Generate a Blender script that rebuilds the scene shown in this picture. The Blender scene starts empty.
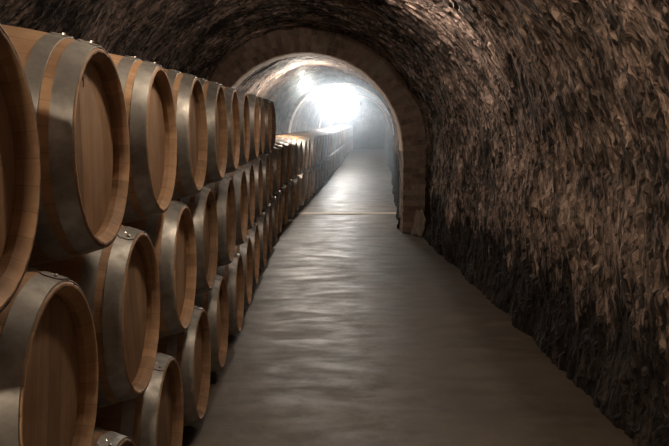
import bpy, bmesh, math, random
import numpy as np
from mathutils import Vector, Matrix

random.seed(7)
R = math.radians
PI = math.pi
scene = bpy.context.scene
COL = scene.collection

# ------------------------------------------------------------------ helpers
def link(o, parent=None):
    COL.objects.link(o)
    if parent is not None:
        o.parent = parent
    return o

def tag(o, label=None, cat=None, group=None, kind=None):
    if label: o['label'] = label
    if cat: o['category'] = cat
    if group: o['group'] = group
    if kind: o['kind'] = kind
    return o

def empty(name, loc=(0, 0, 0), rz=0.0):
    o = bpy.data.objects.new(name, None)
    o.empty_display_size = 0.1
    o.location = loc
    o.rotation_euler = (0, 0, rz)
    return link(o)

def mesh_obj(name, verts, faces, mat, parent=None, smooth=False, uvs=None):
    me = bpy.data.meshes.new(name)
    me.from_pydata([tuple(v) for v in verts], [], [tuple(f) for f in faces])
    me.update()
    if mat: me.materials.append(mat)
    if smooth:
        me.polygons.foreach_set('use_smooth', [True] * len(me.polygons))
    if uvs is not None:
        ul = me.uv_layers.new(name='UVMap')
        li = np.empty(len(me.loops), dtype=np.int32)
        me.loops.foreach_get('vertex_index', li)
        ul.data.foreach_set('uv', np.asarray(uvs, dtype=np.float32)[li].ravel())
    return link(bpy.data.objects.new(name, me), parent)

def lathe_x(profile, seg, groove=None):
    """profile: closed list of (x, r); revolved about the x axis. groove(j) scales r per segment"""
    n = len(profile)
    V, F = [], []
    for j in range(seg):
        a = 2 * PI * j / seg
        for (x, r) in profile:
            rr = r + (groove(j, x, r) if groove else 0)
            V.append((x, rr * math.cos(a + PI / 2), rr * math.sin(a + PI / 2)))
    for j in range(seg):
        k = (j + 1) % seg
        for i in range(n):
            i2 = (i + 1) % n
            F.append((j * n + i, k * n + i, k * n + i2, j * n + i2))
    return V, F

class MB:
    def __init__(self): self.v = []; self.f = []
    def hexa(self, p):      # eight corners, bottom ring then top ring
        b = len(self.v); self.v += [tuple(q) for q in p]
        for q in ((0, 3, 2, 1), (4, 5, 6, 7), (0, 1, 5, 4), (1, 2, 6, 5), (2, 3, 7, 6), (3, 0, 4, 7)):
            self.f.append(tuple(b + i for i in q))
    def box(self, x0, x1, y0, y1, z0, z1):
        self.hexa([(x0, y0, z0), (x1, y0, z0), (x1, y1, z0), (x0, y1, z0), (x0, y0, z1), (x1, y0, z1), (x1, y1, z1), (x0, y1, z1)])
    def build(self, name, mat, parent=None): return mesh_obj(name, self.v, self.f, mat, parent)

# ------------------------------------------------------------------ the line the cellar follows
_ys = np.linspace(-6, 50, 1121)
_sl = 0.075 * np.clip((_ys - 9.3) / 3.2, 0, 1) - 0.008 * np.clip((_ys - 20) / 4, 0, 1)
_cx = np.concatenate([[0], np.cumsum((_sl[1:] + _sl[:-1]) / 2 * np.diff(_ys))])
def cx(y): return float(np.interp(y, _ys, _cx))
def cxa(y): return np.interp(y, _ys, _cx)
def slope(y): return float(np.interp(y, _ys, _sl))

# ------------------------------------------------------------------ materials
def new_mat(name):
    m = bpy.data.materials.new(name); m.use_nodes = True
    nt = m.node_tree
    return m, nt, nt.nodes['Principled BSDF']

def N(nt, t, **kw):
    n = nt.nodes.new(t)
    for k, v in kw.items():
        if k in n.inputs: n.inputs[k].default_value = v
        else: setattr(n, k, v)
    return n

def ramp(nt, fac, stops):
    r = nt.nodes.new('ShaderNodeValToRGB')
    els = r.color_ramp.elements
    while len(els) > 1: els.remove(els[-1])
    els[0].position = stops[0][0]; els[0].color = (*stops[0][1], 1) if len(stops[0][1]) == 3 else stops[0][1]
    for p, c in stops[1:]:
        e = els.new(p); e.color = (*c, 1)
    nt.links.new(fac, r.inputs[0])
    return r.outputs[0]

def g(v): return (v, v, v)

def mix(nt, mode, fac, a, b):
    m = nt.nodes.new('ShaderNodeMix'); m.data_type = 'RGBA'; m.blend_type = mode
    for i, val in ((0, fac), (6, a), (7, b)):
        sock = m.inputs[i]
        if hasattr(val, 'is_output'): nt.links.new(val, sock)
        elif isinstance(val, (int, float)): sock.default_value = val if i == 0 else (val, val, val, 1)
        else: sock.default_value = (*val, 1)
    return m.outputs[2]

def mth(nt, op, a, b=None, c=None):
    m = nt.nodes.new('ShaderNodeMath'); m.operation = op
    for i, v in enumerate((a, b, c)):
        if v is None: continue
        if hasattr(v, 'is_output'): nt.links.new(v, m.inputs[i])
        else: m.inputs[i].default_value = v
    return m.outputs[0]

def vscale(nt, vec, s):
    m = nt.nodes.new('ShaderNodeMapping'); m.inputs['Scale'].default_value = s
    nt.links.new(vec, m.inputs[0]); return m.outputs[0]

def noise(nt, vec, scale, detail=4, rough=0.55, dist=0.0):
    n = N(nt, 'ShaderNodeTexNoise', Scale=scale, Detail=detail, Roughness=rough, Distortion=dist)
    nt.links.new(vec, n.inputs['Vector']); return n

def make_wood(name, light, dark, head=False):
    m, nt, b = new_mat(name)
    tc = N(nt, 'ShaderNodeTexCoord'); oi = N(nt, 'ShaderNodeObjectInfo')
    sp = N(nt, 'ShaderNodeSeparateXYZ'); nt.links.new(tc.outputs['Object'], sp.inputs[0])
    off = N(nt, 'ShaderNodeVectorMath', operation='ADD')
    rv = N(nt, 'ShaderNodeCombineXYZ')
    r10 = mth(nt, 'MULTIPLY', oi.outputs['Random'], 37.0)
    for i in range(3): nt.links.new(r10, rv.inputs[i])
    nt.links.new(tc.outputs['Object'], off.inputs[0]); nt.links.new(rv.outputs[0], off.inputs[1])
    if head:
        grain_v = vscale(nt, off.outputs[0], (3, 34, 2.2))
        board = mth(nt, 'FLOOR', mth(nt, 'MULTIPLY', sp.outputs[1], 11.0))
        fr = mth(nt, 'FRACT', mth(nt, 'MULTIPLY', sp.outputs[1], 11.0))
    else:
        grain_v = vscale(nt, off.outputs[0], (2.5, 30, 30))
        ang = mth(nt, 'ARCTAN2', sp.outputs[2], sp.outputs[1])
        t = mth(nt, 'MULTIPLY', ang, 28 / (2 * PI))
        board = mth(nt, 'FLOOR', t); fr = mth(nt, 'FRACT', t)
    wn = N(nt, 'ShaderNodeTexWhiteNoise', noise_dimensions='1D')
    nt.links.new(mth(nt, 'ADD', board, mth(nt, 'MULTIPLY', oi.outputs['Random'], 91.0)), wn.inputs['W'])
    gr = noise(nt, grain_v, 1.0, 6, 0.6, 0.3)
    st = noise(nt, off.outputs[0], 5.0, 4, 0.6)
    base = ramp(nt, gr.outputs[0], [(0.25, dark), (0.75, light)])
    tone = mth(nt, 'MULTIPLY_ADD', wn.outputs['Value'], 0.35, 0.72)
    base = mix(nt, 'MULTIPLY', 1.0, base, tone)
    base = mix(nt, 'MULTIPLY', 0.55, base, ramp(nt, st.outputs[0], [(0.3, (0.45, 0.38, 0.34)), (0.62, (1, 1, 1))]))
    otone = mth(nt, 'MULTIPLY_ADD', oi.outputs['Random'], 0.50, 0.58)
    base = mix(nt, 'MULTIPLY', 1.0, base, otone)
    seam = mth(nt, 'ABSOLUTE', mth(nt, 'SUBTRACT', fr, 0.5))
    seamc = ramp(nt, seam, [(0.0, g(1)), (0.475, g(1)), (0.495, g(0.62))])
    base = mix(nt, 'MULTIPLY', 1.0, base, seamc)
    nt.links.new(base, b.inputs['Base Color'])
    b.inputs['Roughness'].default_value = 0.62
    b.inputs['Specular IOR Level'].default_value = 0.3
    bp = N(nt, 'ShaderNodeBump', Strength=0.25, Distance=0.004)
    hh = mth(nt, 'MULTIPLY', gr.outputs[0], seamc)
    nt.links.new(hh, bp.inputs['Height']); nt.links.new(bp.outputs[0], b.inputs['Normal'])
    return m

M_STAVE = make_wood('oak_staves', (0.62, 0.41, 0.25), (0.42, 0.25, 0.145))
M_HEAD = make_wood('oak_head', (0.56, 0.37, 0.23), (0.40, 0.245, 0.145), head=True)

def make_steel():
    m, nt, b = new_mat('galvanised_steel')
    tc = N(nt, 'ShaderNodeTexCoord')
    n1 = noise(nt, tc.outputs['Object'], 14, 5, 0.65)
    nt.links.new(ramp(nt, n1.outputs[0], [(0.3, (0.22, 0.215, 0.205)), (0.7, (0.42, 0.415, 0.40))]), b.inputs['Base Color'])
    nt.links.new(ramp(nt, n1.outputs[0], [(0.3, g(0.58)), (0.75, g(0.38))]), b.inputs['Roughness'])
    b.inputs['Metallic'].default_value = 0.7
    n2 = noise(nt, tc.outputs['Object'], 60, 3, 0.6)
    bp = N(nt, 'ShaderNodeBump', Strength=0.12, Distance=0.002)
    nt.links.new(n2.outputs[0], bp.inputs['Height']); nt.links.new(bp.outputs[0], b.inputs['Normal'])
    return m
M_STEEL = make_steel()

def make_simple(name, col, rough=0.6, metal=0.0):
    m, nt, b = new_mat(name)
    tc = N(nt, 'ShaderNodeTexCoord')
    n1 = noise(nt, tc.outputs['Object'], 30, 4)
    nt.links.new(ramp(nt, n1.outputs[0], [(0.3, tuple(c * 0.75 for c in col)), (0.7, col)]), b.inputs['Base Color'])
    b.inputs['Roughness'].default_value = rough; b.inputs['Metallic'].default_value = metal
    return m
M_RIVET = make_simple('rivet_steel', (0.7, 0.69, 0.66), 0.3, 0.9)
M_INK = make_simple('dark_stain', (0.05, 0.03, 0.02), 0.8)
M_HOUSING = make_simple('painted_housing', (0.35, 0.36, 0.36), 0.5, 0.2)
M_CABLE = make_simple('black_cable', (0.03, 0.03, 0.03), 0.6)

def make_rock(name, tint=1.0, damp_h=0.55):
    m, nt, b = new_mat(name)
    uv = N(nt, 'ShaderNodeUVMap', uv_map='UVMap')          # u: metres along the cellar, v: metres up the section
    geo = N(nt, 'ShaderNodeNewGeometry')
    sp = N(nt, 'ShaderNodeSeparateXYZ'); nt.links.new(geo.outputs['Position'], sp.inputs[0])
    warp = noise(nt, uv.outputs[0], 6.0, 3, 0.6)
    wv = N(nt, 'ShaderNodeVectorMath', operation='MULTIPLY_ADD')
    nt.links.new(warp.outputs['Color'], wv.inputs[0]); wv.inputs[1].default_value = (0.10, 0.10, 0); nt.links.new(uv.outputs[0], wv.inputs[2])
    def cell(su, sv, feature='F1', rnd=1.0):
        v = N(nt, 'ShaderNodeTexVoronoi', Scale=1.0, Randomness=rnd, feature=feature)
        nt.links.new(vscale(nt, wv.outputs[0], (su, sv, 1)), v.inputs['Vector']); return v
    c1 = cell(24, 9.0); c2 = cell(56, 24); e1 = cell(24, 9.0, 'DISTANCE_TO_EDGE')
    big = noise(nt, uv.outputs[0], 1.3, 5, 0.62, 0.4)
    med = noise(nt, vscale(nt, uv.outputs[0], (9, 4.5, 1)), 1.4, 6, 0.7, 0.6)
    s1 = N(nt, 'ShaderNodeSeparateColor'); nt.links.new(c1.outputs['Color'], s1.inputs[0])
    s2 = N(nt, 'ShaderNodeSeparateColor'); nt.links.new(c2.outputs['Color'], s2.inputs[0])
    # clay and shale colour
    t = mth(nt, 'ADD', mth(nt, 'MULTIPLY', s1.outputs[0], 0.42), mth(nt, 'MULTIPLY', s2.outputs[0], 0.40))
    t = mth(nt, 'ADD', t, mth(nt, 'MULTIPLY', med.outputs[0], 0.75))
    t = mth(nt, 'ADD', t, mth(nt, 'MULTIPLY_ADD', big.outputs[0], 1.5, -1.03))
    colr = ramp(nt, t, [(0.28, (0.014 * tint, 0.011 * tint, 0.010 * tint)), (0.50, (0.085 * tint, 0.065 * tint, 0.054 * tint)),
                        (0.75, (0.215 * tint, 0.160 * tint, 0.135 * tint)), (1.0, (0.40 * tint, 0.31 * tint, 0.26 * tint))])
    # mould and damp climbing from the floor, ragged edge
    rag = noise(nt, vscale(nt, uv.outputs[0], (5, 1.2, 1)), 1.0, 5, 0.7)
    hz = mth(nt, 'SUBTRACT', sp.outputs[2], mth(nt, 'MULTIPLY_ADD', rag.outputs[0], 1.8, damp_h - 0.9))
    damp = ramp(nt, hz, [(0.0, g(0.13)), (0.12, g(1))])
    colr = mix(nt, 'MULTIPLY', 1.0, colr, damp)
    # shade painted into the colour, crown and barrel side of the vault, ragged edge
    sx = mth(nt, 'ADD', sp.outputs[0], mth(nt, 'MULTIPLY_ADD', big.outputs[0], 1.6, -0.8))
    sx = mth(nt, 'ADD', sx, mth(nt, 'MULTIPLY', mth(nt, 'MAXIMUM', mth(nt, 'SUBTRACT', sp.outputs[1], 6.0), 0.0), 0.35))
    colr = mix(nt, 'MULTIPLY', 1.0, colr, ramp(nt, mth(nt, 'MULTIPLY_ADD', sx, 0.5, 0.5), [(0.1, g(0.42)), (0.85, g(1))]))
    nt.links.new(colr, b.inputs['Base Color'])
    b.inputs['Roughness'].default_value = 0.78
    b.inputs['Specular IOR Level'].default_value = 0.35
    crack = ramp(nt, e1.outputs['Distance'], [(0.0, g(0)), (0.10, g(1))])
    h = mth(nt, 'ADD', mth(nt, 'MULTIPLY', s1.outputs[1], 0.55), mth(nt, 'MULTIPLY', s2.outputs[1], 0.25))
    h = mth(nt, 'ADD', h, mth(nt, 'MULTIPLY', med.outputs[0], 1.0))
    h = mth(nt, 'ADD', h, mth(nt, 'MULTIPLY', crack, 0.35))
    bp = N(nt, 'ShaderNodeBump', Strength=0.8, Distance=0.020)
    nt.links.new(h, bp.inputs['Height']); nt.links.new(bp.outputs[0], b.inputs['Normal'])
    return m
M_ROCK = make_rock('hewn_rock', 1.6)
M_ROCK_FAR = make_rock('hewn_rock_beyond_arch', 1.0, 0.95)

def make_floor():
    m, nt, b = new_mat('worn_concrete')
    geo = N(nt, 'ShaderNodeNewGeometry'); P = geo.outputs['Position']
    n1 = noise(nt, P, 1.1, 6, 0.6, 0.3); n2 = noise(nt, P, 9, 6, 0.7); n3 = noise(nt, P, 70, 3, 0.6)
    c = ramp(nt, n1.outputs[0], [(0.3, (0.092, 0.075, 0.056)), (0.7, (0.160, 0.132, 0.100))])
    c = mix(nt, 'MULTIPLY', 0.8, c, ramp(nt, n2.outputs[0], [(0.35, g(0.68)), (0.65, g(1.08))]))
    # dirt drifted against the walls
    sp = N(nt, 'ShaderNodeSeparateXYZ'); nt.links.new(P, sp.inputs[0])
    ex = mth(nt, 'ADD', sp.outputs[0], mth(nt, 'MULTIPLY', n1.outputs[0], -0.5))
    ex = mth(nt, 'SUBTRACT', ex, mth(nt, 'MULTIPLY', mth(nt, 'MAXIMUM', mth(nt, 'SUBTRACT', sp.outputs[1], 10.9), 0.0), 0.075))
    c = mix(nt, 'MULTIPLY', 1.0, c, ramp(nt, ex, [(0.85, (1, 1, 1)), (1.0, (0.7, 0.62, 0.55)), ]))
    nt.links.new(c, b.inputs['Base Color'])
    n4 = noise(nt, vscale(nt, P, (1, 2.4, 1)), 2.2, 5, 0.65, 0.4)
    nt.links.new(ramp(nt, n4.outputs[0], [(0.35, g(0.42)), (0.62, g(0.62))]), b.inputs['Roughness'])
    b.inputs['Specular IOR Level'].default_value = 0.45
    h = mth(nt, 'ADD', mth(nt, 'MULTIPLY', n2.outputs[0], 1.0), mth(nt, 'MULTIPLY', n3.outputs[0], 0.22))
    bp = N(nt, 'ShaderNodeBump', Strength=0.22, Distance=0.012)
    nt.links.new(h, bp.inputs['Height']); nt.links.new(bp.outputs[0], b.inputs['Normal'])
    return m
M_FLOOR = make_floor()

def make_brick():
    m, nt, b = new_mat('old_brick')
    geo = N(nt, 'ShaderNodeNewGeometry'); P = geo.outputs['Position']
    n1 = noise(nt, P, 12, 6, 0.65); n2 = noise(nt, P, 3, 4, 0.6)
    c = ramp(nt, geo.outputs['Random Per Island'], [(0.0, (0.17, 0.105, 0.08)), (0.5, (0.27, 0.175, 0.135)), (1.0, (0.38, 0.27, 0.21))])
    c = mix(nt, 'MULTIPLY', 0.9, c, ramp(nt, n1.outputs[0], [(0.3, g(0.5)), (0.7, g(1.1))]))
    c = mix(nt, 'MIX', ramp(nt, n2.outputs[0], [(0.45, g(0.05)), (0.75, g(0.6))]), c, (0.30, 0.26, 0.22))
    nt.links.new(c, b.inputs['Base Color']); b.inputs['Roughness'].default_value = 0.85
    bp = N(nt, 'ShaderNodeBump', Strength=0.6, Distance=0.01)
    nt.links.new(n1.outputs[0], bp.inputs['Height']); nt.links.new(bp.outputs[0], b.inputs['Normal'])
    return m
M_BRICK = make_brick()
M_SOFFIT_LIGHT = make_simple('painted_soffit_light', (0.80, 0.64, 0.52), 0.85)  # pale tone that paints lamp light onto the arch soffits
M_MORTAR = make_simple('mortar', (0.24, 0.21, 0.18), 0.95)

def make_lampglass(name, col, strength):
    m, nt, b = new_mat(name)
    b.inputs['Base Color'].default_value = (0.9, 0.9, 0.9, 1)
    b.inputs['Emission Color'].default_value = (*col, 1)
    b.inputs['Emission Strength'].default_value = strength
    return m

# ------------------------------------------------------------------ rock surface of the cellar
rng = np.random.default_rng(3)
T = 512
TAB = rng.random((T, T, 6))
def vnoise(u, v, ch=0):
    iu = np.floor(u).astype(int); iv = np.floor(v).astype(int)
    fu = u - iu; fv = v - iv
    fu = fu * fu * (3 - 2 * fu); fv = fv * fv * (3 - 2 * fv)
    a = TAB[iu % T, iv % T, ch]; b = TAB[(iu + 1) % T, iv % T, ch]
    c = TAB[iu % T, (iv + 1) % T, ch]; d = TAB[(iu + 1) % T, (iv + 1) % T, ch]
    return (a * (1 - fu) + b * fu) * (1 - fv) + (c * (1 - fu) + d * fu) * fv - 0.5
def shards(u, v):
    """jittered cells, each a small tilted facet"""
    iu = np.floor(u).astype(int); iv = np.floor(v).astype(int)
    best = np.full(u.shape, 1e9); out = np.zeros(u.shape)
    for du in (-1, 0, 1):
        for dv in (-1, 0, 1):
            a = (iu + du) % T; b = (iv + dv) % T
            pu = iu + du + TAB[a, b, 0]; pv = iv + dv + TAB[a, b, 1]
            d = (u - pu) ** 2 + (v - pv) ** 2
            h = (TAB[a, b, 2] - 0.5) + (TAB[a, b, 3] - 0.5) * 0.7 * (u - pu) + (TAB[a, b, 4] - 0.2) * 0.6 * (v - pv)
            k = d < best
            best = np.where(k, d, best); out = np.where(k, h, out)
    return out

WALL_H = 1.20
def section(name, y0, y1, cxo, r, ny, ns, mat, amp, pieces, narrow=lambda y: 0 * y, kind='structure'):
    """pieces: [(name, s0, s1)] in metres round the section, from the left foot over the crown to the right foot"""
    total = 2 * WALL_H + PI * r
    ys = np.linspace(y0, y1, ny)
    for nm, s0, s1 in pieces:
        s0 = s0 if s0 >= 0 else total + s0
        s1 = s1 if s1 > 0 else total + s1
        k = max(4, int(ns * (s1 - s0) / total))
        ss = np.linspace(s0, s1, k)
        Y, S = np.meshgrid(ys, ss, indexing='ij')
        a = np.clip((S - WALL_H) / r, 0, PI)
        nx = -np.cos(a); nz = np.sin(a)
        rr = r - narrow(Y)
        X = cxo + rr * nx
        Z = np.where(S < WALL_H, S, np.where(S > WALL_H + PI * r, total - S, WALL_H + rr * np.sin(a)))
        w1 = vnoise(Y * 2.1, S * 1.7, 5) * 0.10; w2 = vnoise(Y * 2.3 + 40, S * 2.0, 4) * 0.12
        D = vnoise(Y * 1.1, S * 1.0, 2) * 0.10 + vnoise(Y * 3.1, S * 2.4, 3) * 0.06 \
            + shards((Y + w1) / 0.055, (S + w2) / 0.17) * 0.026 + shards((Y + w2) / 0.30 + 9, (S + w1) / 0.5 + 5) * 0.022 \
            + vnoise(Y / 0.035, S / 0.08, 1) * 0.009
        D = D * amp
        foot = np.clip(0.35 - Z, 0, 1) * (rng.random() * 0.1 + 0.35)
        X = X + nx * D - np.where(nx > 0.5, 1, -1) * foot * (0.8 + vnoise(Y * 3, S * 0 + 3, 2)) * 0.36
        Z = np.where((S < 0.02) | (S > total - 0.02), -0.05, Z + nz * D)
        X = X + cxa(Y)
        V = np.stack([X, Y, Z], -1).reshape(-1, 3)
        idx = np.arange(ny * k).reshape(ny, k)
        F = np.stack([idx[:-1, :-1], idx[:-1, 1:], idx[1:, 1:], idx[1:, :-1]], -1).reshape(-1, 4)
        UV = np.stack([Y, S], -1).reshape(-1, 2)
        o = mesh_obj(nm, V.tolist(), F.tolist(), mat, uvs=UV)
        tag(o, kind=kind)

ARCH_Y = 11.4
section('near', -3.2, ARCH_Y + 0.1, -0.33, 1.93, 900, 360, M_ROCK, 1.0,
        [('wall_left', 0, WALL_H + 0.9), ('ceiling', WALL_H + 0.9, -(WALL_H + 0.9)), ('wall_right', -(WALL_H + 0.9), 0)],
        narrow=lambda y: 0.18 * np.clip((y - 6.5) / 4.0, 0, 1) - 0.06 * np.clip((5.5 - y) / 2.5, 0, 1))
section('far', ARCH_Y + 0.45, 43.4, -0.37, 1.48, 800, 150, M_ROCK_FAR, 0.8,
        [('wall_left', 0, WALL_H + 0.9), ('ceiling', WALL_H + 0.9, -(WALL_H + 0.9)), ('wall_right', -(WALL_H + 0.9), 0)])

def end_wall(name, y, flip):
    n = 60
    V, F, U = [], [], []
    for i in range(n + 1):
        for j in range(n + 1):
            x = -2.6 + 5.2 * i / n; z = -0.1 + 3.5 * j / n
            d = float(vnoise(np.array(x * 3), np.array(z * 3), 2)) * 0.08 + float(shards(np.array(x / 0.2), np.array(z / 0.3))) * 0.04
            V.append((x + cx(y), y + d, z)); U.append((x, z))
    for i in range(n):
        for j in range(n):
            a = i * (n + 1) + j
            F.append((a, a + 1, a + n + 2, a + n + 1))
    tag(mesh_obj(name, V, F, M_ROCK_FAR, uvs=U), kind='structure')
end_wall('wall_back', 43.0, 0)
end_wall('wall_front', -3.1, 0)

# floor: slabs met by a joint just beyond the arch
def floor_slab(name, y0, y1, ny, z=0.0):
    V, F = [], []
    nx = 30
    for j in range(ny + 1):
        y = y0 + (y1 - y0) * j / ny
        for i in range(nx + 1):
            x = -2.4 + 4.3 * i / nx
            zz = z + float(vnoise(np.array(x * 1.3 + 50), np.array(y * 1.1 + 20), 3)) * 0.010
            if j == 0 or j == ny: zz -= 0.003
            V.append((x + cx(y), y, zz))
    for j in range(ny):
        for i in range(nx):
            a = j * (nx + 1) + i
            F.append((a, a + 1, a + nx + 2, a + nx + 1))
    b = len(V)      # edge skirts
    for y, row in ((y0, 0), (y1, ny)):
        for i in range(nx + 1):
            v = V[row * (nx + 1) + i]; V.append((v[0], v[1], -0.12))
    for k, row in ((0, 0), (1, ny)):
        for i in range(nx):
            a = row * (nx + 1) + i; c = b + k * (nx + 1) + i
            F.append((a, a + 1, c + 1, c))
    tag(mesh_obj(name, V, F, M_FLOOR, smooth=False), kind='structure')
floor_slab('floor', -3.3, 13.70, 140)
floor_slab('floor', 13.905, 43.4, 200, 0.0)
mb = MB()
for i in range(24):
    xa, xb = -2.2 + 3.9 * i / 24, -2.2 + 3.9 * (i + 1) / 24
    mb.box(xa + cx(13.72), xb + cx(13.72), 13.702, 13.902, -0.05, 0.004 + 0.001 * math.sin(i * 2.1))
tag(mb.build('trim_1', make_simple('pale_joint_strip', (0.62, 0.54, 0.44), 0.6)), kind='structure')

# ------------------------------------------------------------------ brick arches
ARCH_IN, ARCH_OUT, ARCH_D = 1.42, 1.90, 0.55
def arch_parts(root, fine=True):
    # pillars: courses of bricks
    for side in (-1, 1):
        mb = MB(); core = MB()
        h = 0.0; c = 0
        x_in, x_out = side * ARCH_IN, side * ARCH_OUT
        while h < WALL_H - 0.01:
            splits_x = (0, 0.24, 0.48) if c % 2 else (0, 0.12, 0.36, 0.48)
            splits_y = (0, 0.275, 0.55) if c % 2 == 0 else (0, 0.14, 0.41, 0.55)
            for i in range(len(splits_x) - 1):
                for j in range(len(splits_y) - 1):
                    jx = random.uniform(-0.006, 0.006); jy = random.uniform(-0.005, 0.005)
                    xa = x_in + side * (splits_x[i] + 0.005) + jx; xb = x_in + side * (splits_x[i + 1] - 0.005) + jx
                    mb.box(min(xa, xb), max(xa, xb), splits_y[j] + 0.005 + jy, splits_y[j + 1] - 0.005 + jy, h + 0.005, h + 0.0745)
            h += 0.08; c += 1
        core.box(min(x_in, x_out) + 0.012, max(x_in, x_out) - 0.012, 0.012, ARCH_D - 0.012, -0.03, WALL_H + 0.02)
        p = mb.build('pillar', M_BRICK, root)
        core.build('mortar', M_MORTAR, p)
    mb = MB(); core = MB()
    n = 60
    def pt(r, a, y): return (-r * math.cos(a), y, WALL_H + r * math.sin(a))
    for k in range(n):
        a0 = PI * k / n + 0.0032; a1 = PI * (k + 1) / n - 0.0032
        rs = (0, 0.24, 0.48) if k % 2 else (0, 0.12, 0.36, 0.48)
        ds = (0, 0.275, 0.55) if k % 2 == 0 else (0, 0.14, 0.41, 0.55)
        for i in range(len(rs) - 1):
            for j in range(len(ds) - 1):
                jr = random.uniform(-0.007, 0.007); jy = random.uniform(-0.005, 0.005)
                r0 = ARCH_IN + rs[i] + 0.005 + jr; r1 = ARCH_IN + rs[i + 1] - 0.005 + jr
                y0 = ds[j] + 0.005 + jy; y1 = ds[j + 1] - 0.005 + jy
                mb.hexa([pt(r0, a0, y0), pt(r1, a0, y0), pt(r1, a0, y1), pt(r0, a0, y1), pt(r0, a1, y0), pt(r1, a1, y0), pt(r1, a1, y1), pt(r0, a1, y1)])
        A0, A1 = PI * k / n, PI * (k + 1) / n
        r0, r1, y0, y1 = ARCH_IN + 0.012, ARCH_OUT - 0.012, 0.012, ARCH_D - 0.012
        core.hexa([pt(r0, A0, y0), pt(r1, A0, y0), pt(r1, A0, y1), pt(r0, A0, y1), pt(r0, A1, y0), pt(r1, A1, y0), pt(r1, A1, y1), pt(r0, A1, y1)])
    p = mb.build('arch_ring', M_BRICK, root)
    core.build('mortar', M_MORTAR, p)
    lin = MB(); n2 = 96  # added pale band: the lit rim of the soffit, put into its colour
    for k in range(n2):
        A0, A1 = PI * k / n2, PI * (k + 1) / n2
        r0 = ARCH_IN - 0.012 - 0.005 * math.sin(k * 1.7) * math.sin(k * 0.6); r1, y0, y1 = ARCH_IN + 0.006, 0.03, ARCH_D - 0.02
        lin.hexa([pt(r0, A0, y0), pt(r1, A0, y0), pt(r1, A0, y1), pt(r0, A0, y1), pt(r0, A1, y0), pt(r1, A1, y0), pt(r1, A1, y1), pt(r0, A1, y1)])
    lin.build('soffit_light_band', M_SOFFIT_LIGHT, root)

def copy_tree(o, parent=None):
    c = o.copy(); COL.objects.link(c)
    if parent is not None: c.parent = parent
    for ch in list(o.children): copy_tree(ch, c)
    return c

arch = empty('brick_arch', (cx(ARCH_Y) - 0.33, ARCH_Y, 0))
arch_parts(arch)
tag(arch, 'large round brick arch nearest the camera, standing on two brick pillars', 'arch', 'brick arches across the cellar')
for y, lab in ((21.0, 'second brick arch, seen through the nearest arch in the glare of the lamps'),
               (32.0, 'farthest and smallest-looking brick arch, deep in the haze beyond the lamps')):
    a = copy_tree(arch)
    a.location = (cx(y) - 0.33, y, 0); a.rotation_euler = (0, 0, -math.atan(slope(y)))
    tag(a, lab)

# ------------------------------------------------------------------ wine barrels
L, RH, RB = 0.95, 0.293, 0.3695      # length, radius of the wood at the ends, at the bilge
def rad(x):                          # x from 0 at the front end to -L
    t = (x + L / 2) / (L / 2)
    return RB - (RB - RH) * abs(t) ** 2.1

def barrel_body():
    outer = [(-L * i / 24, rad(-L * i / 24)) for i in range(25)]
    rec = 0.048
    prof = [(-0.004, RH - 0.001)] + [(x, r) for x, r in outer[1:-1]]
    prof += [(-L + 0.004, RH - 0.001), (-L, RH - 0.006), (-L, RH - 0.012), (-L + 0.028, RH - 0.030), (-L + rec + 0.03, RH - 0.026),
             (-L * 0.5, RB - 0.03), (-rec - 0.03, RH - 0.026), (-0.028, RH - 0.030), (0, RH - 0.012), (0, RH - 0.006)]
    def gr(j, x, r): return -0.0022 if j % 4 == 0 else 0.0
    V, F = lathe_x(prof, 112, gr)
    return V, [f[::-1] for f in F]

def disc_head(x, s):
    r = RH - 0.0265; V, F = [], []
    for (xx, rr) in ((x, r), (x + s * 0.006, r - 0.022), (x + s * 0.007, 0.001)):
        for j in range(56):
            a = 2 * PI * j / 56; V.append((xx, rr * math.cos(a), rr * math.sin(a)))
    b = len(V)
    for j in range(56):
        a = 2 * PI * j / 56; V.append((x - s * 0.018, r * math.cos(a), r * math.sin(a)))
    for k in (0, 1):
        for j in range(56):
            j2 = (j + 1) % 56; F.append((k * 56 + j, k * 56 + j2, (k + 1) * 56 + j2, (k + 1) * 56 + j))
    F.append(tuple(2 * 56 + j for j in range(56)))
    for j in range(56):
        j2 = (j + 1) % 56; F.append((b + j, b + j2, j2, j))
    F.append(tuple(b + 55 - j for j in range(56)))
    return V, F

def hoop(x0, x1):
    t = 0.0028
    prof = [(x0, rad(x0) + 0.0004), (x0 - 0.001, rad(x0) + t), (x1 + 0.001, rad(x1) + t), (x1, rad(x1) + 0.0004)]
    V, F = lathe_x(prof, 72)
    # lapped end of the strap
    b = len(V); th0 = PI / 2 - 0.10; n = 6
    for i in range(n + 1):
        a = th0 + 0.26 * i / n
        w = 1.0 if 0 < i < n else 0.55
        xm = (x0 + x1) / 2; hw = abs(x1 - x0) / 2 * w
        for xx in (xm + hw, xm - hw):
            for up in (t * 0.9, t + 0.0030):
                rr = rad(xx) + up
                V.append((xx, rr * math.cos(a), rr * math.sin(a)))
    for i in range(n):
        p = b + 4 * i; q = p + 4
        F += [(p + 1, p + 3, q + 3, q + 1), (p, p + 1, q + 1, q), (p + 2, q + 2, q + 3, p + 3)]
    F += [(b, b + 2, b + 3, b + 1), (b + 4 * n, b + 4 * n + 1, b + 4 * n + 3, b + 4 * n + 2)]
    return V, F

def recalc(o, smooth_angle=None):
    bm = bmesh.new(); bm.from_mesh(o.data)
    bmesh.ops.recalc_face_normals(bm, faces=bm.faces[:])
    bm.to_mesh(o.data); bm.free()
    if smooth_angle:
        try:
            o.data.polygons.foreach_set('use_smooth', [True] * len(o.data.polygons))
            o.data.set_sharp_from_angle(angle=smooth_angle)
        except Exception: pass
    return o

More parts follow.
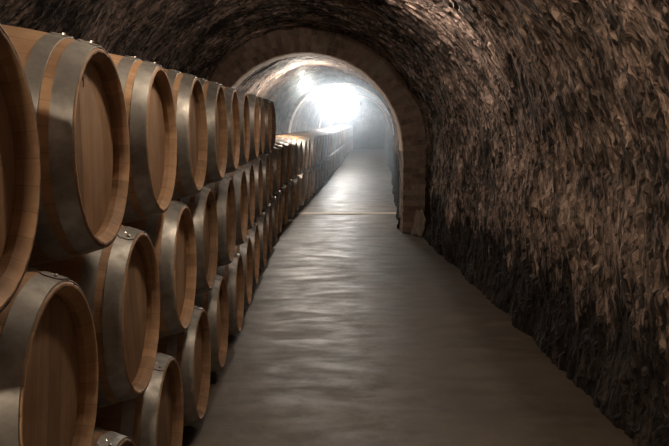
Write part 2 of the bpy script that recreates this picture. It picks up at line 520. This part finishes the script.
def dome(cx_, cy_, cz_, nrm, r):
    up = Vector(nrm).normalized(); t1 = up.orthogonal().normalized(); t2 = up.cross(t1)
    V, F = [], []
    for rr, hh in ((1, -0.3), (0.9, 0.25), (0.5, 0.5)):
        for k in range(10):
            a = 2 * PI * k / 10
            p = Vector((cx_, cy_, cz_)) + (t1 * math.cos(a) + t2 * math.sin(a)) * r * rr + up * r * hh
            V.append(tuple(p))
    for l in (0, 1):
        for k in range(10):
            k2 = (k + 1) % 10; F.append((l * 10 + k, l * 10 + k2, (l + 1) * 10 + k2, (l + 1) * 10 + k))
    F.append(tuple(20 + k for k in range(10)))
    return V, F

HOOPS = [(-0.003, -0.060), (-0.086, -0.134), (-0.300, -0.338), (-L + 0.338, -L + 0.300), (-L + 0.134, -L + 0.086), (-L + 0.060, -L + 0.003)]
proto = empty('wine_barrel')
recalc(mesh_obj('staves', *barrel_body(), M_STAVE, proto), R(35))
recalc(mesh_obj('head', *disc_head(-0.050, 1), M_HEAD, proto), R(35))
recalc(mesh_obj('head', *disc_head(-L + 0.050, -1), M_HEAD, proto), R(35))
plain_hoops = []
for x0, x1 in HOOPS:
    h = recalc(mesh_obj('hoop', *hoop(x0, x1), M_STEEL, proto), R(35))
    for k in (0, 1):
        a = PI / 2 + 0.03 + 0.085 * k - 0.02; xm = (x0 + x1) / 2
        rr = rad(xm) + 0.0062
        recalc(mesh_obj('rivet', *dome(xm + (0.010 if k else -0.010), rr * math.cos(a), rr * math.sin(a), (0, math.cos(a), math.sin(a)), 0.0062), M_RIVET, h))
# bung on top of the bilge
V, F = lathe_x([(-0.012, 0.001), (-0.012, 0.026), (0.006, 0.024), (0.008, 0.001)], 20)
V = [(y_ - L / 2, z_, x_ + RB + 0.002) for (x_, y_, z_) in V]
recalc(mesh_obj('bung', V, F, make_simple('cork_bung', (0.32, 0.22, 0.13), 0.8), proto))

simple = empty('wine_barrel')        # the same barrel without rivets, for the distance
for ch in list(proto.children):
    c = ch.copy(); COL.objects.link(c); c.parent = simple

PITCH = 0.86
FACE = -0.65
RR = RB + 0.0035 + 0.0005
ROWZ = [0.3735 + k * math.sqrt(0.747 ** 2 - 0.43 ** 2) for k in range(3)]
ORD = ['first', 'second', 'third', 'fourth', 'fifth', 'sixth', 'seventh', 'eighth', 'ninth', 'tenth', 'eleventh', 'twelfth', 'thirteenth',
       'fourteenth', 'fifteenth', 'sixteenth', 'seventeenth', 'eighteenth', 'nineteenth', 'twentieth'] + \
      ['twenty-' + w for w in ('first', 'second', 'third', 'fourth', 'fifth', 'sixth', 'seventh', 'eighth', 'ninth')] + ['thirtieth'] + \
      ['thirty-' + w for w in ('first', 'second', 'third', 'fourth', 'fifth', 'sixth', 'seventh')]

# positions along the curved head line, spaced by arc length
def head_points(start, ymax):
    out = []; y = start
    while y < ymax:
        out.append(y); y += PITCH / math.sqrt(1 + slope(y + 0.43) ** 2)
    return out
rows = [head_points(0.62, 42.2), head_points(1.05, 41.8), [1.48 + PITCH * k for k in range(11)]]
used = {'p': False, 's': False}
def place_barrel(y, z, lab, group, near):
    src, key = (proto, 'p') if near else (simple, 's')
    if used[key]: o = copy_tree(src)
    else: o = src; used[key] = True
    j = random.uniform(-0.012, 0.012)
    o.location = (cx(y) + FACE + j, y, z)
    roll = random.uniform(-0.22, 0.22)
    o.rotation_euler = (roll, 0, -math.atan(slope(y)))
    tag(o, lab, 'barrel', group)
    return o
# roots are at the head end; the roll about the own axis comes first (euler XYZ)
marks = {}
rown = ['bottom', 'middle', 'top']
G1 = 'wine barrels stacked three high before the brick arch'
G2 = 'wine barrels stacked two high beyond the brick arch'
special = {('top', 0): 'oak wine barrel closest to the camera, top row, cut off by the picture edge',
           ('top', 1): 'oak wine barrel with small dark mark on its pale head, second in top row',
           ('middle', 1): 'dark oak wine barrel with riveted steel hoop, lowest and nearest at the picture edge',
           ('middle', 2): 'shaded oak wine barrel in middle row, below and between second and third top barrels'}
ARCH_END = 10.6
for ri, ys_ in enumerate(rows):
    k1 = k2 = 0
    for y in ys_:
        if y < ARCH_END:
            key = (rown[ri], k1)
            if key in special: lab = special[key]
            elif (y < 1.3 and ri < 2) or (ri == 0 and y < 2): lab = 'oak wine barrel at the foot of the stack, under the barrel closest to the camera' if y > 1.3 else f'oak wine barrel beside the camera, {rown[ri]} row, carrying the stack\'s nearest end'
            else:
                vis = k1 - (0, 1, 2)[2 - ri]
                lab = f'oak wine barrel with steel hoops, {rown[ri]} row of the tall stack, {ORD[vis]} from the camera'
            o = place_barrel(y, ROWZ[ri], lab, G1, y < 7.5)
            marks[key] = o; k1 += 1
        else:
            rn = 'lower' if ri == 0 else 'upper'
            lab = f'oak wine barrel in {rn} row of the low stack, {ORD[k2]} past the near arch'
            place_barrel(y, ROWZ[ri], lab, G2, False); k2 += 1

# the little dark mark high on one pale head
b = marks[('top', 1)]
b.rotation_euler[0] = 0
V, F = [], []
pts = [(-0.012, 0.02), (-0.004, 0.006), (-0.003, -0.012), (0.003, -0.012), (0.004, 0.005), (0.010, 0.016), (0.007, 0.019), (0.0, 0.011), (-0.008, 0.022)]
for dx in (0.0072, 0.0078):
    for (py, pz) in pts: V.append((-0.050 + dx, py - 0.05, pz + 0.19))
n = len(pts)
F = [tuple(range(n, 2 * n))] + [(i, (i + 1) % n, n + (i + 1) % n, n + i) for i in range(n)]
recalc(mesh_obj('branded_mark', V, F, M_INK, b))

# ------------------------------------------------------------------ lamps
def lathe_z(prof, seg=24):
    V, F = lathe_x(prof, seg)
    F = F[:]
    V = [(y_, z_, x_) for (x_, y_, z_) in V]
    return V, F

def globe_lamp(loc, ceil_z, lab, r, mat, power, col, group='lamps along the crown of the cellar'):
    root = empty('ceiling_lamp', loc)
    tag(root, lab, 'lamp', group)
    prof = [(-r * math.cos(PI * i / 14), max(0.001, r * math.sin(PI * i / 14))) for i in range(15)]
    o = recalc(mesh_obj('glass_globe', *lathe_z(prof), mat, root), R(60)); 
    recalc(mesh_obj('lamp_holder', *lathe_z([(r * 0.9, 0.001), (r * 0.9, r * 0.55), (r * 1.5, r * 0.5), (r * 1.6, 0.001)]), M_HOUSING, root))
    recalc(mesh_obj('cable', *lathe_z([(r * 1.55, 0.001), (r * 1.55, 0.012), (ceil_z - loc[2] + 0.03, 0.012), (ceil_z - loc[2] + 0.03, 0.001)], 8), M_CABLE, root))
    return root

def batten_lamp(loc, ceil_z, rz, lab, mat, w=1.2, group='lamps along the crown of the cellar'):
    root = empty('tube_lamp', loc, rz)
    tag(root, lab, 'lamp', group)
    mb = MB(); mb.box(-w / 2, w / 2, -0.07, 0.07, 0.045, 0.10); mb.build('housing', M_HOUSING, root)
    for s in (-1, 1):
        prof = [(-w / 2 + 0.02, 0.001), (-w / 2 + 0.02, 0.022), (w / 2 - 0.02, 0.022), (w / 2 - 0.02, 0.001)]
        V, F = lathe_x(prof, 14)
        V = [(x, y + 0.045 * s, z + 0.02) for x, y, z in V]
        recalc(mesh_obj('tube', V, F, mat, root))
    for s in (-1, 1):
        mb = MB(); mb.box(s * w * 0.3 - 0.006, s * w * 0.3 + 0.006, -0.006, 0.006, 0.10, ceil_z - loc[2]); mb.build('hanger', M_CABLE, root)
    return root

M_GLOBE = make_lampglass('lit_globe_glass', (1.0, 0.88, 0.74), 700.0)
M_TUBE = make_lampglass('lit_tube_glass', (1.0, 0.96, 0.90), 150.0)
M_FLOOD = make_lampglass('lit_flood_glass', (0.98, 0.98, 0.96), 150.0)
M_WARM = make_lampglass('lit_warm_globe', (1.0, 0.79, 0.58), 185.0)
M_WARM2 = make_lampglass('lit_dim_globe', (1.0, 0.77, 0.55), 760.0)

globe_lamp((cx(14.5) - 0.65, 14.5, 2.31), 2.52, 'round white lamp glowing apart, nearest beyond the big brick arch', 0.08, M_GLOBE, 0, 0)
def flood(loc, rz, lab, k=1.0):
    root = empty('flood_lamp', loc, rz)
    tag(root, lab, 'lamp', 'lamps along the crown of the cellar')
    mb = MB()
    mb.hexa([(x * k, y, z * k) for x, y, z in ((-0.30, 0.0, -0.23), (0.30, 0.0, -0.23), (0.22, 0.12, -0.15), (-0.22, 0.12, -0.15), (-0.30, 0, 0.23), (0.30, 0, 0.23), (0.22, 0.12, 0.15), (-0.22, 0.12, 0.15))])
    recalc(mb.build('housing', M_HOUSING, root))
    mb = MB(); mb.box(-0.27 * k, 0.27 * k, -0.014, -0.002, -0.20 * k, 0.20 * k)
    recalc(mb.build('front_glass', M_FLOOD, root))
    for s_ in (-1, 1):
        mb = MB(); mb.box(s_ * 0.2 * k - 0.008, s_ * 0.2 * k + 0.008, 0.02, 0.05, 0.15 * k, 0.32); mb.build('bracket', M_HOUSING, root)
flood((cx(24.0) - 0.72, 24.0, 2.22), 0.0, 'big dazzling white flood lamp under the vault, brightest of all lamps')
flood((cx(27.0) - 0.50, 27.0, 2.12), 0.0, 'dazzling flood lamp hung lower, just behind the brightest one', 0.8)
for y, x, z, lab in ((30.5, -0.66, 2.30, 'bright tube lamp hung behind the dazzling flood lamp, before the farthest arch'),
                     (35.5, -0.66, 2.30, 'bright tube lamp hung past the farthest arch, deepest in the cellar')):
    batten_lamp((cx(y) + x, y, z), 2.58, -math.atan(slope(y)), lab, M_TUBE, 0.9)
# the lamp overhead, behind the photographer, that lights the near barrels
globe_lamp((-0.05, 3.0, 2.88), 3.10, 'warm round ceiling lamp over the path beside the tall stack', 0.085, M_WARM, 0, 0, None)
globe_lamp((-0.60, -0.5, 2.74), 3.02, 'warm round ceiling lamp above the barrel stack behind the viewpoint', 0.07, M_WARM2, 0, 0, None)

M_WARM3 = make_lampglass('lit_small_globe', (1.0, 0.82, 0.68), 250.0)
globe_lamp((0.55, 6.6, 2.80), 2.96, 'small warm ceiling lamp high over the path, closest before the big brick arch', 0.07, M_WARM3, 0, 0, None)

# broken slab of pale stone leaning between the pillar and the rock
rs = random.Random(5)
bm = bmesh.new(); bmesh.ops.create_icosphere(bm, subdivisions=3, radius=1.0)
for v in bm.verts:
    c = v.co.normalized(); q = max(abs(c.x), abs(c.y), abs(c.z))
    k = (0.75 / q + 0.25) * (1 + 0.16 * math.sin(5 * c.x + 3 * c.z) * math.cos(4 * c.y + 2 * c.z) + rs.uniform(-0.04, 0.04))
    v.co = Vector((c.x * k * 0.055 * (1.25 - 0.45 * c.z), c.y * k * 0.07, c.z * k * 0.19))
me = bpy.data.meshes.new('stone_slab'); bm.to_mesh(me); bm.free(); me.materials.append(make_simple('pale_stone', (0.42, 0.35, 0.29), 0.9))
o = link(bpy.data.objects.new('stone_slab', me)); o.location = (1.36, 11.15, 0.175); o.rotation_euler = (0.05, 0.10, 0.3)
tag(o, 'small pale broken stone slab leaning at the foot of the right brick pillar', 'stone')

# ------------------------------------------------------------------ haze hanging beyond the arch
mb = MB(); mb.box(-3.0, 6.5, 12.2, 43.8, -0.2, 3.6)
m = bpy.data.materials.new('cellar_haze'); m.use_nodes = True
nt = m.node_tree; nt.nodes.clear()
out = nt.nodes.new('ShaderNodeOutputMaterial'); vs = nt.nodes.new('ShaderNodeVolumeScatter')
vs.inputs['Density'].default_value = 0.018; vs.inputs['Anisotropy'].default_value = 0.89
vs.inputs['Color'].default_value = (0.80, 0.91, 1.0, 1)
nt.links.new(vs.outputs[0], out.inputs['Volume'])
hz = mb.build('haze', m)
tag(hz, 'thin bluish haze glowing in the lamp light beyond the arch', 'haze', kind='stuff')

# ------------------------------------------------------------------ world, camera, view
w = bpy.data.worlds.new('World'); scene.world = w; w.use_nodes = True
w.node_tree.nodes['Background'].inputs[0].default_value = (0, 0, 0, 1)
cam = bpy.data.cameras.new('camera'); co = link(bpy.data.objects.new('camera', cam))
cam.sensor_width = 36; cam.lens = 780 / 669 * 36; cam.clip_start = 0.02
co.location = (0, 0, 1.685); co.rotation_euler = (R(82.33), 0, R(-0.7))
scene.camera = co
scene.view_settings.view_transform = 'Standard'; scene.view_settings.look = 'None'
scene.view_settings.gamma = 1; scene.view_settings.exposure = 0.0
scene.view_settings.use_curve_mapping = False
scene.cycles.use_denoising = True
scene.cycles.max_bounces = 8
scene.cycles.volume_bounces = 1
scene.cycles.sample_clamp_indirect = 4
